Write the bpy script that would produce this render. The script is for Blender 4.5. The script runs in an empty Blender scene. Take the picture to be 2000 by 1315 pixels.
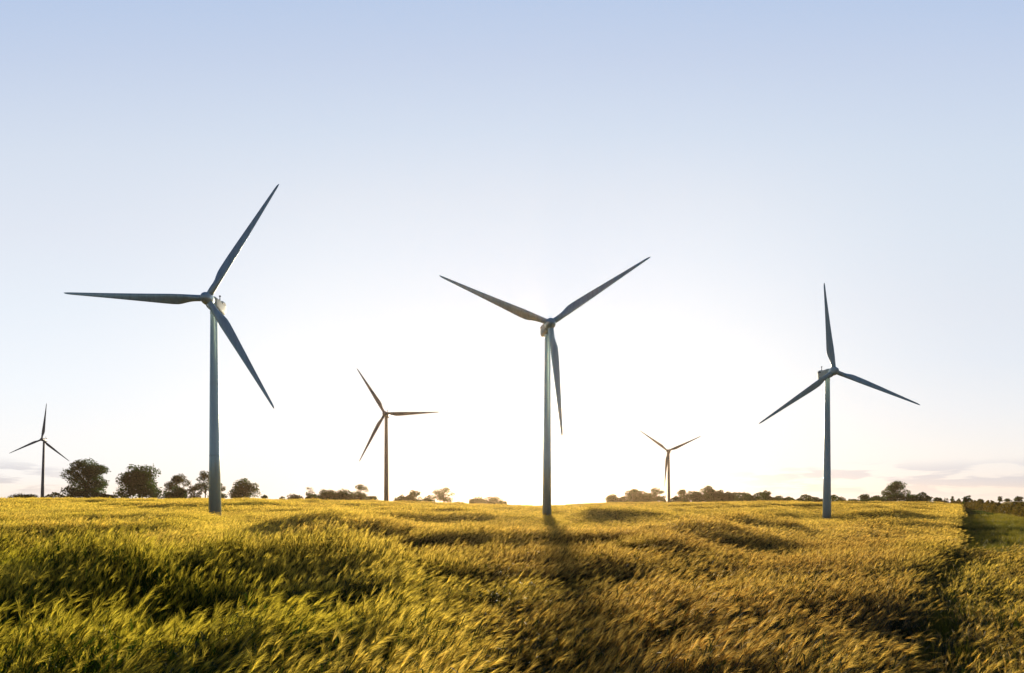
import bpy, math, random
import numpy as np
from mathutils import Vector

C = bpy.context.scene.collection
SC = bpy.context.scene
R = math.radians

# ------------------------------------------------------------------ camera, sun, sky, exposure
F, CX, YH, CAM_H = 1300.0, 1000.0, 970.0, 2.4        # focal length, principal column and eye level in photo pixels
cam = bpy.data.cameras.new("camera")
cam.sensor_width = 36.0
cam.lens = 36.0 * F / 2000.0
cam.shift_y = (YH - 657.5) / 2000.0
cam.clip_end = 20000.0
cam_o = bpy.data.objects.new("camera", cam)
cam_o.location = (0, 0, CAM_H)
cam_o.rotation_euler = (R(90), 0, 0)
C.objects.link(cam_o)
SC.camera = cam_o

SUN_EL = R(7.2)
SUN_AZ = math.atan2(58.0, F)                          # from +Y towards +X
sun_dir = Vector((math.sin(SUN_AZ) * math.cos(SUN_EL), math.cos(SUN_AZ) * math.cos(SUN_EL), math.sin(SUN_EL)))
sun = bpy.data.lights.new("sun", 'SUN')
sun.energy = 5.0
sun.angle = R(1.0)
sun.color = (1.0, 0.84, 0.60)
sun_o = bpy.data.objects.new("sun", sun)
sun_o.rotation_euler = sun_dir.to_track_quat('Z', 'Y').to_euler()
sun_o.location = (0, 0, 60)
C.objects.link(sun_o)

SC.view_settings.view_transform = 'Standard'
SC.view_settings.look = 'None'
SC.view_settings.exposure = 0.35
SC.view_settings.gamma = 1.0
SC.render.engine = 'CYCLES'
SC.cycles.use_denoising = True
SC.cycles.denoiser = 'OPENIMAGEDENOISE'
SC.cycles.denoising_input_passes = 'RGB_ALBEDO_NORMAL'
SC.cycles.denoising_prefilter = 'ACCURATE'
SC.cycles.max_bounces = 7
SC.cycles.diffuse_bounces = 3
SC.cycles.glossy_bounces = 2
SC.cycles.transmission_bounces = 5
SC.cycles.volume_bounces = 0
SC.cycles.caustics_reflective = False
SC.cycles.caustics_refractive = False


class NT:
    """small helper to write node trees"""
    def __init__(self, tree):
        self.t = tree
    def n(self, kind, **kw):
        nd = self.t.nodes.new(kind)
        for k, v in kw.items():
            setattr(nd, k, v)
        return nd
    def l(self, a, b):
        self.t.links.new(a, b)
    def m(self, op, a, b=None, c=None, clamp=False):
        nd = self.n('ShaderNodeMath', operation=op, use_clamp=clamp)
        for i, v in enumerate((a, b, c)):
            if v is None:
                continue
            if isinstance(v, (int, float)):
                nd.inputs[i].default_value = v
            else:
                self.l(v, nd.inputs[i])
        return nd.outputs[0]
    def mapr(self, v, a, b, c, d, smooth=False):
        nd = self.n('ShaderNodeMapRange', interpolation_type='SMOOTHSTEP' if smooth else 'LINEAR')
        self.l(v, nd.inputs[0])
        for i, q in enumerate((a, b, c, d)):
            nd.inputs[i + 1].default_value = q
        return nd.outputs[0]
    def mix(self, fac, a, b, mode='MIX'):
        nd = self.n('ShaderNodeMix', data_type='RGBA', blend_type=mode)
        for i, v in ((0, fac), (6, a), (7, b)):
            if isinstance(v, (int, float)):
                nd.inputs[i].default_value = v
            elif isinstance(v, tuple):
                nd.inputs[i].default_value = (*v, 1)
            else:
                self.l(v, nd.inputs[i])
        return nd.outputs[2]
    def ramp(self, v, stops, interp='LINEAR'):
        nd = self.n('ShaderNodeValToRGB')
        nd.color_ramp.interpolation = interp
        e = nd.color_ramp.elements
        while len(e) < len(stops):
            e.new(0.5)
        for el, (p, c) in zip(e, stops):
            el.position = p
            el.color = (*c, 1)
        self.l(v, nd.inputs[0])
        return nd.outputs[0]


def srgb(h):
    v = [int(h[i:i + 2], 16) / 255 for i in (0, 2, 4)]
    return tuple(x / 12.92 if x < .04045 else ((x + .055) / 1.055) ** 2.4 for x in v)


world = bpy.data.worlds.new("World")
SC.world = world
world.use_nodes = True
world.node_tree.nodes.clear()
w = NT(world.node_tree)
tc = w.n('ShaderNodeTexCoord')
sp = w.n('ShaderNodeSeparateXYZ')
w.l(tc.outputs['Generated'], sp.inputs[0])
dx, dy, dz = sp.outputs
# physical sky, for the colour of the side that is not looked at
nish = w.n('ShaderNodeTexSky', sky_type='NISHITA', sun_disc=False, sun_elevation=SUN_EL, sun_rotation=SUN_AZ,
           air_density=1.0, dust_density=2.0, ozone_density=1.0)
# hazy summer-evening sky: white horizon to pale blue, unseen zenith darkened for contrast
tv = w.m('DIVIDE', w.m('ABSOLUTE', dz), w.m('MAXIMUM', dy, 0.18), clamp=True)
az = w.m('ARCTAN2', dx, dy)
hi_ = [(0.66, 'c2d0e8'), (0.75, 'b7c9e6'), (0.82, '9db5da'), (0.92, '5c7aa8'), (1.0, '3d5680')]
def strip(lo_):
    return w.ramp(tv, [(p, srgb(h)) for p, h in lo_ + hi_])
h_mid = strip([(0.0, 'fdfcfb'), (0.14, 'fcfdfd'), (0.21, 'f9fbfd'), (0.285, 'f1f5fb'), (0.36, 'e8eef7'), (0.446, 'dfe6f1'), (0.546, 'd0dced')])
h_left = strip([(0.0, 'fbfbfb'), (0.09, 'f8fafc'), (0.17, 'f0f6fd'), (0.285, 'e6eef8'), (0.40, 'dee5f1'), (0.515, 'd4deed')])
h_right = strip([(0.0, 'f0ecea'), (0.07, 'f2f1f0'), (0.13, 'ebeef3'), (0.21, 'e1e8f2'), (0.285, 'dde4ef'), (0.40, 'd7e1ee'), (0.515, 'd0dcec')])
hz = w.mix(w.mapr(az, -0.62, -0.22, 1.0, 0.0, True), h_mid, h_left)
hz = w.mix(w.mapr(az, 0.20, 0.66, 0.0, 1.0, True), hz, h_right)
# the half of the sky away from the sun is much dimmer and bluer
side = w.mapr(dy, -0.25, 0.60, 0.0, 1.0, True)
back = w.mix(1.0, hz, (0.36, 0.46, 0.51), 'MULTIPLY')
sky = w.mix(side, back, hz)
# low grey-lilac cloud banks near the horizon, away from the sun
cv = w.n('ShaderNodeCombineXYZ')
w.l(w.m('MULTIPLY', az, 15.0), cv.inputs[0])
w.l(w.m('MULTIPLY', dz, 85.0), cv.inputs[1])
cn = w.n('ShaderNodeTexNoise')
cn.inputs['Scale'].default_value = 1.0
cn.inputs['Detail'].default_value = 6.0
cn.inputs['Roughness'].default_value = 0.52
w.l(cv.outputs[0], cn.inputs['Vector'])
band = w.m('MULTIPLY', w.mapr(dz, -0.005, 0.012, 0.0, 1.0, True), w.mapr(dz, 0.030, 0.050, 1.0, 0.0, True))
right = w.mapr(az, 0.25, 0.42, 0.0, 1.0, True)
left = w.mapr(az, -0.66, -0.53, 1.0, 0.0, True)
cm = w.m('MULTIPLY', w.m('MULTIPLY', w.mapr(cn.outputs[0], 0.44, 0.56, 0.0, 1.0, True), band), w.m('ADD', right, left, clamp=True), clamp=True)
sky = w.mix(w.m('MULTIPLY', cm, 0.95), sky, srgb('d3d6df'))
# bright aureole round the sun
vd = w.n('ShaderNodeVectorMath', operation='DOT_PRODUCT')
w.l(tc.outputs['Generated'], vd.inputs[0])
vd.inputs[1].default_value = sun_dir
dot = w.m('MAXIMUM', vd.outputs['Value'], 0.0)
glow = w.m('ADD', w.m('MULTIPLY', w.m('POWER', dot, 14.0), 0.012), w.m('MULTIPLY', w.m('POWER', dot, 600.0), 0.8))
gl = w.n('ShaderNodeVectorMath', operation='SCALE')
gl.inputs[0].default_value = (1.0, 0.93, 0.80)
w.l(glow, gl.inputs[3])
sky = w.mix(1.0, sky, gl.outputs[0], 'ADD')
dim = w.m('SUBTRACT', 1.0, w.m('MULTIPLY', w.m('MULTIPLY', w.m('POWER', dot, 42.0), 0.30), w.mapr(dz, 0.10, 0.20, 0.0, 1.0, True)))
sky = w.mix(w.m('SUBTRACT', 1.0, dim), sky, w.mix(1.0, sky, (0.0, 0.35, 0.75), 'MULTIPLY'))
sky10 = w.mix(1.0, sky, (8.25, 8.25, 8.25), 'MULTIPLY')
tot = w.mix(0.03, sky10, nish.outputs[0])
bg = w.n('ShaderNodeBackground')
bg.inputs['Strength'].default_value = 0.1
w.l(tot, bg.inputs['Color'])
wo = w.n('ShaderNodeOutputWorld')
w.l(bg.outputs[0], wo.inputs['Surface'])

# ------------------------------------------------------------------ helpers
def vnoise(x, y, seed=0):
    """value noise on a unit lattice, 0..1"""
    x = np.asarray(x, float); y = np.asarray(y, float)
    xi, yi = np.floor(x).astype(np.int64), np.floor(y).astype(np.int64)
    fx, fy = x - xi, y - yi
    fx, fy = fx * fx * (3 - 2 * fx), fy * fy * (3 - 2 * fy)
    def h(i, j):
        v = (i * 374761393 + j * 668265263 + seed * 974634777) & 0xffffffff
        v = ((v ^ (v >> 13)) * 1274126177) & 0xffffffff
        v = v ^ (v >> 16)
        return (v & 0xffff) / 65535.0
    return (h(xi, yi) * (1 - fx) + h(xi + 1, yi) * fx) * (1 - fy) + (h(xi, yi + 1) * (1 - fx) + h(xi + 1, yi + 1) * fx) * fy


def sstep(a, b, v):
    t = np.clip((np.asarray(v, float) - a) / (b - a), 0, 1)
    return t * t * (3 - 2 * t)


def tag(o, label=None, cat=None, group=None, kind=None):
    for k, v in (('label', label), ('category', cat), ('group', group), ('kind', kind)):
        if v:
            o[k] = v
    return o


def mesh_obj(name, V, Fc, mat, parent=None, smooth=False, link=True):
    me = bpy.data.meshes.new(name)
    V = np.asarray(V, np.float32)
    if isinstance(Fc, np.ndarray):
        nf, k = Fc.shape
        me.vertices.add(len(V)); me.vertices.foreach_set('co', V.ravel())
        me.loops.add(nf * k); me.loops.foreach_set('vertex_index', Fc.astype(np.int32).ravel())
        me.polygons.add(nf)
        me.polygons.foreach_set('loop_start', np.arange(nf, dtype=np.int32) * k)
        me.polygons.foreach_set('loop_total', np.full(nf, k, np.int32))
        me.update(calc_edges=True)
    else:
        me.from_pydata([tuple(v) for v in V], [], Fc)
    if smooth:
        me.polygons.foreach_set('use_smooth', np.ones(len(me.polygons), bool))
    for m_ in (mat if isinstance(mat, (list, tuple)) else [mat]):
        me.materials.append(m_)
    o = bpy.data.objects.new(name, me)
    if link:
        C.objects.link(o)
    if parent:
        o.parent = parent
    return o


def empty(name, loc):
    o = bpy.data.objects.new(name, None)
    o.location = loc
    o.empty_display_size = 0.5
    C.objects.link(o)
    return o


def new_mat(name):
    m_ = bpy.data.materials.new(name)
    m_.use_nodes = True
    m_.node_tree.nodes.clear()
    t = NT(m_.node_tree)
    out = t.n('ShaderNodeOutputMaterial')
    return m_, t, out


def leafy_mat(name, build_col, trans_gain, trans_fac=0.5, gloss=0.04, rough=0.45):
    """thin leaf or straw: diffuse one side, light let through from the other, faint gloss"""
    m_, t, out = new_mat(name)
    col = build_col(t)
    d = t.n('ShaderNodeBsdfDiffuse'); t.l(col, d.inputs[0])
    tr = t.n('ShaderNodeBsdfTranslucent'); t.l(t.mix(1.0, col, trans_gain, 'MULTIPLY'), tr.inputs[0])
    mx = t.n('ShaderNodeMixShader'); mx.inputs[0].default_value = trans_fac
    t.l(d.outputs[0], mx.inputs[1]); t.l(tr.outputs[0], mx.inputs[2])
    g = t.n('ShaderNodeBsdfGlossy'); g.inputs['Roughness'].default_value = rough
    m2 = t.n('ShaderNodeMixShader'); m2.inputs[0].default_value = gloss
    t.l(mx.outputs[0], m2.inputs[1]); t.l(g.outputs[0], m2.inputs[2])
    t.l(m2.outputs[0], out.inputs[0])
    return m_


# ------------------------------------------------------------------ terrain
EDGE_X = np.array([-600, 0, 500, 750, 900, 1050, 1200, 1500, 1850, 2000, 2600], float)   # photo columns along the field's far rim
EDGE_Y = np.array([978, 978, 979, 983, 987, 990, 986, 982.5, 985, 986, 986], float)
CROP = 0.86
RIM = 150.0


def at_crop(px, py, z=CROP):
    d = (CAM_H - z) * F / (py - YH)
    return ((px - CX) / F * d, d)


def seg_dist(x, y, pts):
    best = np.full(np.shape(x), 1e9)
    for (ax, ay), (bx, by) in zip(pts[:-1], pts[1:]):
        vx, vy = bx - ax, by - ay
        t = np.clip(((x - ax) * vx + (y - ay) * vy) / (vx * vx + vy * vy), 0, 1)
        best = np.minimum(best, np.hypot(x - ax - t * vx, y - ay - t * vy))
    return best


SWELLS = [  # crest polylines of the wind-laid swells in the crop: (points, height, half-width)
    ([at_crop(-60, 1088), at_crop(200, 1090), at_crop(330, 1108)], 0.34, 1.5),
    ([at_crop(230, 1156), at_crop(500, 1112), at_crop(740, 1096), at_crop(860, 1180)], 0.46, 1.1),
    ([at_crop(540, 1296), at_crop(790, 1236), at_crop(950, 1240)], 0.30, 0.8),
    ([at_crop(0, 1200), at_crop(140, 1186)], 0.12, 0.9),
    ([at_crop(500, 1030), at_crop(590, 1026), at_crop(700, 1040)], 0.45, 2.4),
    ([at_crop(1090, 1012), at_crop(1180, 1006), at_crop(1270, 1014)], 0.45, 3.0),
    ([at_crop(1350, 1040), at_crop(1450, 1022), at_crop(1590, 1032)], 0.55, 2.2),
]
FURROWS = [
    ([at_crop(740, 1050), at_crop(820, 1120), at_crop(900, 1190), at_crop(1000, 1330)], 0.5, 0.8),
    ([at_crop(250, 1128), at_crop(420, 1150)], 0.15, 0.9),
    ([at_crop(1640, 1060), at_crop(1760, 1085)], 0.2, 1.2),
    ([at_crop(0, 1012), at_crop(330, 1022)], 0.15, 2.0),
]


TOWER_AT = [(-23.1, 54.6), (4.5, 66.75), (24.6, 54.05)]      # feet of the three tall turbines


def ground(x, y):
    x = np.asarray(x, float); y = np.asarray(y, float)
    yy = np.maximum(y, 1.0)
    col = np.where(y > 1.0, CX + F * x / yy, np.where(x > 0, 2600.0, -600.0))
    ez = CAM_H - (np.interp(np.clip(col, -600, 2600), EDGE_X, EDGE_Y) - YH) * RIM / F - CROP
    rise = sstep(25, RIM, y)
    z = ez * rise
    over = np.maximum(y - RIM, 0)
    z = z - over * over * 0.0006 / (1 + over * 0.016)
    lat = np.maximum(np.abs(x) - 170, 0)
    z = z - lat * 0.02
    back = np.maximum(-y - 10, 0)
    z = z - back * 0.01
    hill = sstep(1905, 1965, col) * sstep(255, 325, y) * (y > 1)
    z = z * (1 - hill) + hill * (CAM_H - (979.5 - YH) * np.clip(y, 1, 345) / F - sstep(345, 420, y) * 3 - np.maximum(y - 420, 0) * .03)
    fade = 1 - sstep(90, 150, y)
    for bx, by in TOWER_AT:
        fade = fade * (1 - np.exp(-((x - bx * np.clip(y / by, .3, 1.2)) / 2.6) ** 2) * sstep(by - 34, by - 24, y) * (1 - sstep(by + 3, by + 8, y)))
    z = z + fade * (0.20 * (vnoise(x / 6.5, y / 7.5, 3) - .5) + 0.16 * (vnoise(x / 17, y / 14, 8) - .5) * sstep(5, 20, y))
    return z


def swell(x, y):
    h = np.zeros(np.shape(x))
    for pts, a, wd in SWELLS:
        h = h + a * np.exp(-(seg_dist(x, y, pts) / wd) ** 2)
    for pts, a, wd in FURROWS:
        h = h - a * np.exp(-(seg_dist(x, y, pts) / wd) ** 2)
    return h


# the grassy track between crop and hedge runs along this straight line, from the camera's right towards the far right corner
TA, TB = np.array([5.6, 9.1]), np.array([91.0, 136.0])
TD = (TB - TA) / np.linalg.norm(TB - TA)
TN = np.array([TD[1], -TD[0]])                         # to the right of the track's left edge


def track_off(x, y):
    return (x - TA[0]) * TN[0] + (y - TA[1]) * TN[1]


def track_along(x, y):
    return (x - TA[0]) * TD[0] + (y - TA[1]) * TD[1]


def relief(x, y):
    """the wind-laid swells of the field surface, in metres"""
    x = np.asarray(x, float); y = np.asarray(y, float)
    warp = 1.2 * (vnoise(x / 3, y / 3, 25) - .5)
    r1 = 1 - np.abs(2 * vnoise(x / 4.2 + 7, (y + warp) / 2.2, 21) - 1)
    r2 = 1 - np.abs(2 * vnoise(x / 9.5 + 3, (y + 2 * warp) / 5.2, 23) - 1)
    r3 = 1 - np.abs(2 * vnoise(x / 19 + 5, (y + 3 * warp) / 12, 26) - 1)
    near = 1 - sstep(12, 26, y)
    far = sstep(35, 70, y)
    c = -.34 + .46 * r1 ** 1.5 * near + (.80 - .40 * near - .36 * far) * r2 ** 1.5 + .55 * r3 ** 1.5 * far + 1.05 * swell(x, y)
    for bx, by in TOWER_AT:
        px_ = bx * np.clip(y / by, .3, 1.2)
        c = c * (1 - np.exp(-((x - px_) / 1.9) ** 2) * sstep(by - 44, by - 30, y) * (1 - sstep(by + 3, by + 8, y)))
    return c * (1 - sstep(-4.0, -.4, track_off(x, y))) * (1 - sstep(150, 165, y)) * (y > 1.5)


def build_ground():
    rr = np.concatenate([np.arange(0.6, 40, 0.4), np.arange(40, 170, 1.0), 170 * 1.05 ** np.arange(1, 50)])
    na = 512
    th = np.linspace(0, 2 * math.pi, na, endpoint=False)
    X = rr[:, None] * np.sin(th)[None]; Y = rr[:, None] * np.cos(th)[None]
    Z = ground(X, Y) + relief(X, Y) - .03
    V = np.vstack([[0, 0, float(ground(np.array([0.]), np.array([0.]))[0])], np.stack([X.ravel(), Y.ravel(), Z.ravel()], 1)])
    nr = len(rr)
    i, j = np.meshgrid(np.arange(nr - 1), np.arange(na), indexing='ij')
    a = 1 + i * na + j; b = 1 + i * na + (j + 1) % na; c = 1 + (i + 1) * na + (j + 1) % na; d = 1 + (i + 1) * na + j
    Q = np.stack([a, d, c, b], -1).reshape(-1, 4)
    fan = [(0, 1 + k, 1 + (k + 1) % na) for k in range(na)]
    m_, t, out = new_mat('field soil and stubble')
    g = t.n('ShaderNodeNewGeometry')
    n1 = t.n('ShaderNodeTexNoise'); n1.inputs['Scale'].default_value = 0.9; n1.inputs['Detail'].default_value = 8
    t.l(g.outputs['Position'], n1.inputs['Vector'])
    col = t.ramp(n1.outputs[0], [(0.3, (0.030, 0.028, 0.010)), (0.5, (0.060, 0.052, 0.016)), (0.7, (0.10, 0.085, 0.025))])
    sx = t.n('ShaderNodeSeparateXYZ'); t.l(g.outputs['Position'], sx.inputs[0])
    col = t.mix(t.m('MULTIPLY', t.mapr(sx.outputs[0], 190, 205, 0, 1), t.mapr(sx.outputs[1], 285, 300, 0, 1)), col, (.42, .33, .13))
    d_ = t.n('ShaderNodeBsdfDiffuse'); t.l(col, d_.inputs[0])
    t.l(d_.outputs[0], out.inputs[0])
    me = bpy.data.meshes.new('ground')
    me.from_pydata(V.tolist(), [], fan + Q.tolist())
    me.polygons.foreach_set('use_smooth', np.ones(len(me.polygons), bool))
    me.materials.append(m_)
    o = bpy.data.objects.new('ground', me)
    C.objects.link(o)
    tag(o, kind='structure')


build_ground()

# ------------------------------------------------------------------ wind turbines
def paint(name, base, rough, spec=0.5, metal=0.0):
    m_, t, out = new_mat(name)
    tcn = t.n('ShaderNodeTexCoord')
    mp = t.n('ShaderNodeMapping'); mp.inputs['Scale'].default_value = (2.2, 2.2, 0.16)
    t.l(tcn.outputs['Object'], mp.inputs[0])
    n1 = t.n('ShaderNodeTexNoise'); n1.inputs['Scale'].default_value = 2.0; n1.inputs['Detail'].default_value = 6
    t.l(mp.outputs[0], n1.inputs['Vector'])
    k = t.mapr(n1.outputs[0], 0.3, 0.7, 0.86, 1.1)
    vs = t.n('ShaderNodeVectorMath', operation='SCALE'); vs.inputs[0].default_value = base
    t.l(k, vs.inputs[3])
    p = t.n('ShaderNodeBsdfPrincipled')
    t.l(vs.outputs[0], p.inputs['Base Color'])
    t.l(t.mapr(n1.outputs[0], 0.3, 0.7, rough - .05, rough + .07), p.inputs['Roughness'])
    p.inputs['Specular IOR Level'].default_value = spec
    p.inputs['Metallic'].default_value = metal
    t.l(p.outputs[0], out.inputs[0])
    return m_


PAINT_NEAR = paint('grey green turbine paint', (0.68, 0.86, 0.82), 0.34)
PAINT_SATIN = paint('satin galvanised turbine paint', (0.74, 0.90, 0.86), 0.33, 0.5, 0.35)
PAINT_MATT = paint('matt grey green nacelle paint', (0.36, 0.44, 0.43), 0.62, 0.25)
PAINT_FAR = paint('dark grey turbine paint', (0.30, 0.30, 0.30), 0.5, 0.3)
DARK = paint('dark vent metal', (0.02, 0.02, 0.022), 0.6)


def loft(rings, cap=True):
    V = np.vstack(rings)
    n = len(rings[0])
    Fc = []
    for i in range(len(rings) - 1):
        for j in range(n):
            Fc.append((i * n + j, i * n + (j + 1) % n, (i + 1) * n + (j + 1) % n, (i + 1) * n + j))
    if cap:
        Fc.append(tuple(range(n))[::-1])
        Fc.append(tuple((len(rings) - 1) * n + j for j in range(n)))
    return V, Fc


def fix_normals(o):
    import bmesh
    bm = bmesh.new(); bm.from_mesh(o.data)
    bmesh.ops.recalc_face_normals(bm, faces=bm.faces[:])
    bm.to_mesh(o.data); bm.free()


def turbine(label, d, base_px, hub_px, tips, yaw, sign, w_base, w_top, mat):
    psi = R(yaw)
    n = np.array([math.sin(psi), -math.cos(psi), 0.0])          # the way the rotor faces
    up = np.array([0, 0, 1.0])
    r = np.array([math.cos(psi), math.sin(psi), 0.0])           # viewer's right
    cam_p = np.array([0, 0, CAM_H])
    ray = lambda p: np.array([(p[0] - CX) / F, 1.0, (YH - p[1]) / F])
    hub = cam_p + ray(hub_px) * d
    tip3 = []
    for t in tips:
        q = ray(t)
        s = np.dot(hub - cam_p, n) / np.dot(q, n)
        tip3.append(cam_p + q * s)
    L = np.mean([np.linalg.norm(t - hub) for t in tip3])
    over = 0.15 * L
    top = hub - n * over - up * 0.055 * L
    bx, by = (base_px[0] - CX) / F * (d + over), d + over * abs(n[1])
    bz = float(ground(bx, by))
    base = np.array([bx, by, bz - 0.15])
    root = empty('wind_turbine', base)
    tag(root, label, 'wind turbine', 'wind turbines standing in the barley field')
    loc = lambda v: np.asarray(v) - base
    # tower
    rb, rt = w_base * d / F / 2, w_top * d / F / 2
    ax = top - base
    rings = []
    H = np.linalg.norm(ax)
    prof = [(0, 1.0), (0.325, 1), (0.3295, 1), (0.330, 1.012), (0.333, 1.012), (0.3335, 1), (0.338, 1), (0.655, 1), (0.6595, 1), (0.660, 1.012), (0.663, 1.012), (0.6635, 1), (0.668, 1), (0.98, None), (0.985, None), (0.987, 1.07), (1.0, 1.07)]
    for t, k in prof:
        rad = rb + (rt - rb) * t
        if k:
            rad *= k
        c = base + ax * t
        a = np.linspace(0, 2 * math.pi, 48, endpoint=False)
        rings.append(loc(c)[None] + np.stack([np.cos(a) * rad, np.sin(a) * rad, np.zeros(48)], 1))
    tw = mesh_obj('tower', *loft(rings), mat, root, True); fix_normals(tw)
    tw.data.polygons.foreach_set('use_smooth', np.ones(len(tw.data.polygons), bool))
    # nacelle: rounded box lofted along the shaft, deeper towards the rear, with a raised cooler at the back
    k = L
    stn = [(-0.045, .026, -.028, .028), (-0.06, .036, -.040, .040), (-0.10, .041, -.049, .046), (-0.19, .043, -.054, .048),
           (-0.245, .043, -.053, .051), (-0.27, .042, -.050, .061), (-0.305, .040, -.044, .063), (-0.315, .035, -.036, .056)]
    rings = []
    for s, hw, z0, z1 in stn:
        a = np.linspace(0, 2 * math.pi, 32, endpoint=False)
        e = 0.55
        cu = np.sign(np.cos(a)) * np.abs(np.cos(a)) ** e * hw * k
        cz = (z0 + z1) / 2 * k + np.sign(np.sin(a)) * np.abs(np.sin(a)) ** e * (z1 - z0) / 2 * k
        rings.append(loc(hub)[None] + n[None] * s * k + r[None] * cu[:, None] + up[None] * cz[:, None])
    nac = mesh_obj('nacelle', *loft(rings), mat if mat is PAINT_FAR else PAINT_MATT, root, True); fix_normals(nac)
    for sd in (-1, 1):                                           # air vents low on both flanks and by the cooler
        q = []
        for s, z in ((-0.215, .020), (-0.285, .026), (-0.285, .038), (-0.215, .032)):
            for o_ in (.0438, .0380):
                q.append(loc(hub) + n * s * k + r * sd * o_ * k + up * z * k)
        vent = mesh_obj('vent', q, [(0, 2, 4, 6), (1, 7, 5, 3), (0, 1, 3, 2), (2, 3, 5, 4), (4, 5, 7, 6), (6, 7, 1, 0)], DARK, nac)
        fix_normals(vent)
    rings = []
    for z, rad in ((.050, .0045), (.095, .0032), (.097, .008), (.104, .008), (.106, .002)):
        a = np.linspace(0, 2 * math.pi, 8, endpoint=False)
        rings.append(loc(hub)[None] - n[None] * .28 * k + r[None] * (np.cos(a) * rad * k)[:, None] + n[None] * (np.sin(a) * rad * k)[:, None] + up[None] * z * k)
    vane = mesh_obj('wind_vane', *loft(rings), DARK, nac); fix_normals(vane)
    # hub
    rings = []
    for s, rad in ((-.05, .034), (-.045, .042), (-.02, .047), (.01, .046), (.035, .038), (.052, .026), (.060, .013), (.0625, .002)):
        a = np.linspace(0, 2 * math.pi, 32, endpoint=False)
        rings.append(loc(hub)[None] + n[None] * s * k + (r[None] * np.cos(a)[:, None] + up[None] * np.sin(a)[:, None]) * rad * k)
    hb = mesh_obj('hub', *loft(rings), mat, root, True); fix_normals(hb)
    # blades
    ss = np.array([.03, .06, .09, .12, .15, .18, .21, .25, .30, .36, .44, .52, .60, .68, .76, .84, .90, .95, .975, .99, 1.0])
    ch = np.interp(ss, [0, .08, .13, .19, .23, .30, .45, .65, .85, .95, .98, .993, 1.0], [.047, .047, .056, .074, .077, .071, .057, .040, .025, .0175, .0135, .0085, .002])
    rel = np.interp(ss, [0, .08, .18, .25, .5, 1.0], [1.0, 1.0, .50, .34, .24, .17])
    twist = np.interp(ss, [0, .08, .2, .4, .7, 1], [34, 34, 24, 12, 5, 1])
    lead = np.interp(ss, [0, .08, .2, 1], [.5, .5, .32, .30])
    for tp in tip3:
        e = tp - hub
        Lb = np.linalg.norm(e); e = e / Lb
        # trailing side: for a clockwise rotor seen from the front, the trailing edge of an upright blade is on the viewer's left
        tr = np.cross(e, n) * (1 if sign > 0 else -1)
        if np.dot(np.cross(n, e), tr) < 0 and sign > 0:
            tr = -tr
        if np.dot(np.cross(n, e), tr) > 0 and sign < 0:
            tr = -tr
        rings = []
        for s, c, q, tw_, ld in zip(ss, ch, rel, twist, lead):
            a = np.linspace(0, 2 * math.pi, 24, endpoint=False)
            u = (1 - np.cos(a)) / 2                                  # 0 leading .. 1 trailing
            th = np.sin(a) * 0.5 * q * (1 - .55 * u * (1 - sstep(.6, 1, np.full(24, q)))) 
            ca, sa = math.cos(R(tw_)), math.sin(R(tw_))
            cu = (u - ld) * c * k
            cn_ = th * c * k
            rings.append(loc(hub)[None] + e[None] * s * Lb + tr[None] * (cu * ca + cn_ * sa)[:, None] + n[None] * (cn_ * ca - cu * sa)[:, None]
                         + n[None] * (0.0 + 0.012 * s * s * k))
        bl = mesh_obj('blade', *loft(rings), mat, root, True); fix_normals(bl)
    return root, (bx, by)


TOWERS = []
for args in [
    ('largest turbine, grey-green, left of the middle, one blade pointing level to the left', 53, (420, 1006), (404, 583), [(546, 361), (126, 573), (536, 799)], 5, 1, 24, 14, PAINT_SATIN),
    ('tall grey-green turbine in the middle with one blade hanging down beside its tower', 65, (1068, 1000), (1075, 632), [(858, 539), (1270, 503), (1097, 853)], 6, 1, 18.5, 11.5, PAINT_SATIN),
    ('grey-green turbine at right with one blade straight up and two slanting down', 53, (1615, 1007), (1629, 725), [(1609, 553), (1796, 792), (1481, 828)], 1, 1, 16, 9.5, PAINT_NEAR),
    ('dark grey distant turbine between the two tall ones, one blade level to the right', 150, (754.5, 984), (751.7, 808), [(697, 720), (858, 805), (702, 902)], 1, -1, 9.6, 6.2, PAINT_FAR),
    ('small dark grey turbine at far left beside the big round oak', 165, (82.5, 976), (81.5, 858.5), [(91, 788), (18, 886), (136, 901)], 14, -1, 6.4, 3.6, PAINT_FAR),
    ('smallest dark grey turbine standing in the gap between two clumps of trees', 165, (1306.5, 982), (1304.5, 881), [(1249, 841), (1369, 852), (1298, 952)], -20, -1, 6.2, 4.2, PAINT_FAR),
]:
    o, p = turbine(*args)
    TOWERS.append(p)

# ------------------------------------------------------------------ trees
BARK, t, out = new_mat('bark')
tcn = t.n('ShaderNodeTexCoord')
n1 = t.n('ShaderNodeTexNoise'); n1.inputs['Scale'].default_value = 3.0; n1.inputs['Detail'].default_value = 6
t.l(tcn.outputs['Object'], n1.inputs['Vector'])
d_ = t.n('ShaderNodeBsdfDiffuse')
t.l(t.ramp(n1.outputs[0], [(.3, (.035, .026, .018)), (.7, (.10, .08, .055))]), d_.inputs[0])
t.l(d_.outputs[0], out.inputs[0])


def leaf_col(c0, c1):
    def f(t):
        at = t.n('ShaderNodeAttribute', attribute_name='tone')
        return t.mix(at.outputs['Fac'], c0, c1)
    return f


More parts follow.
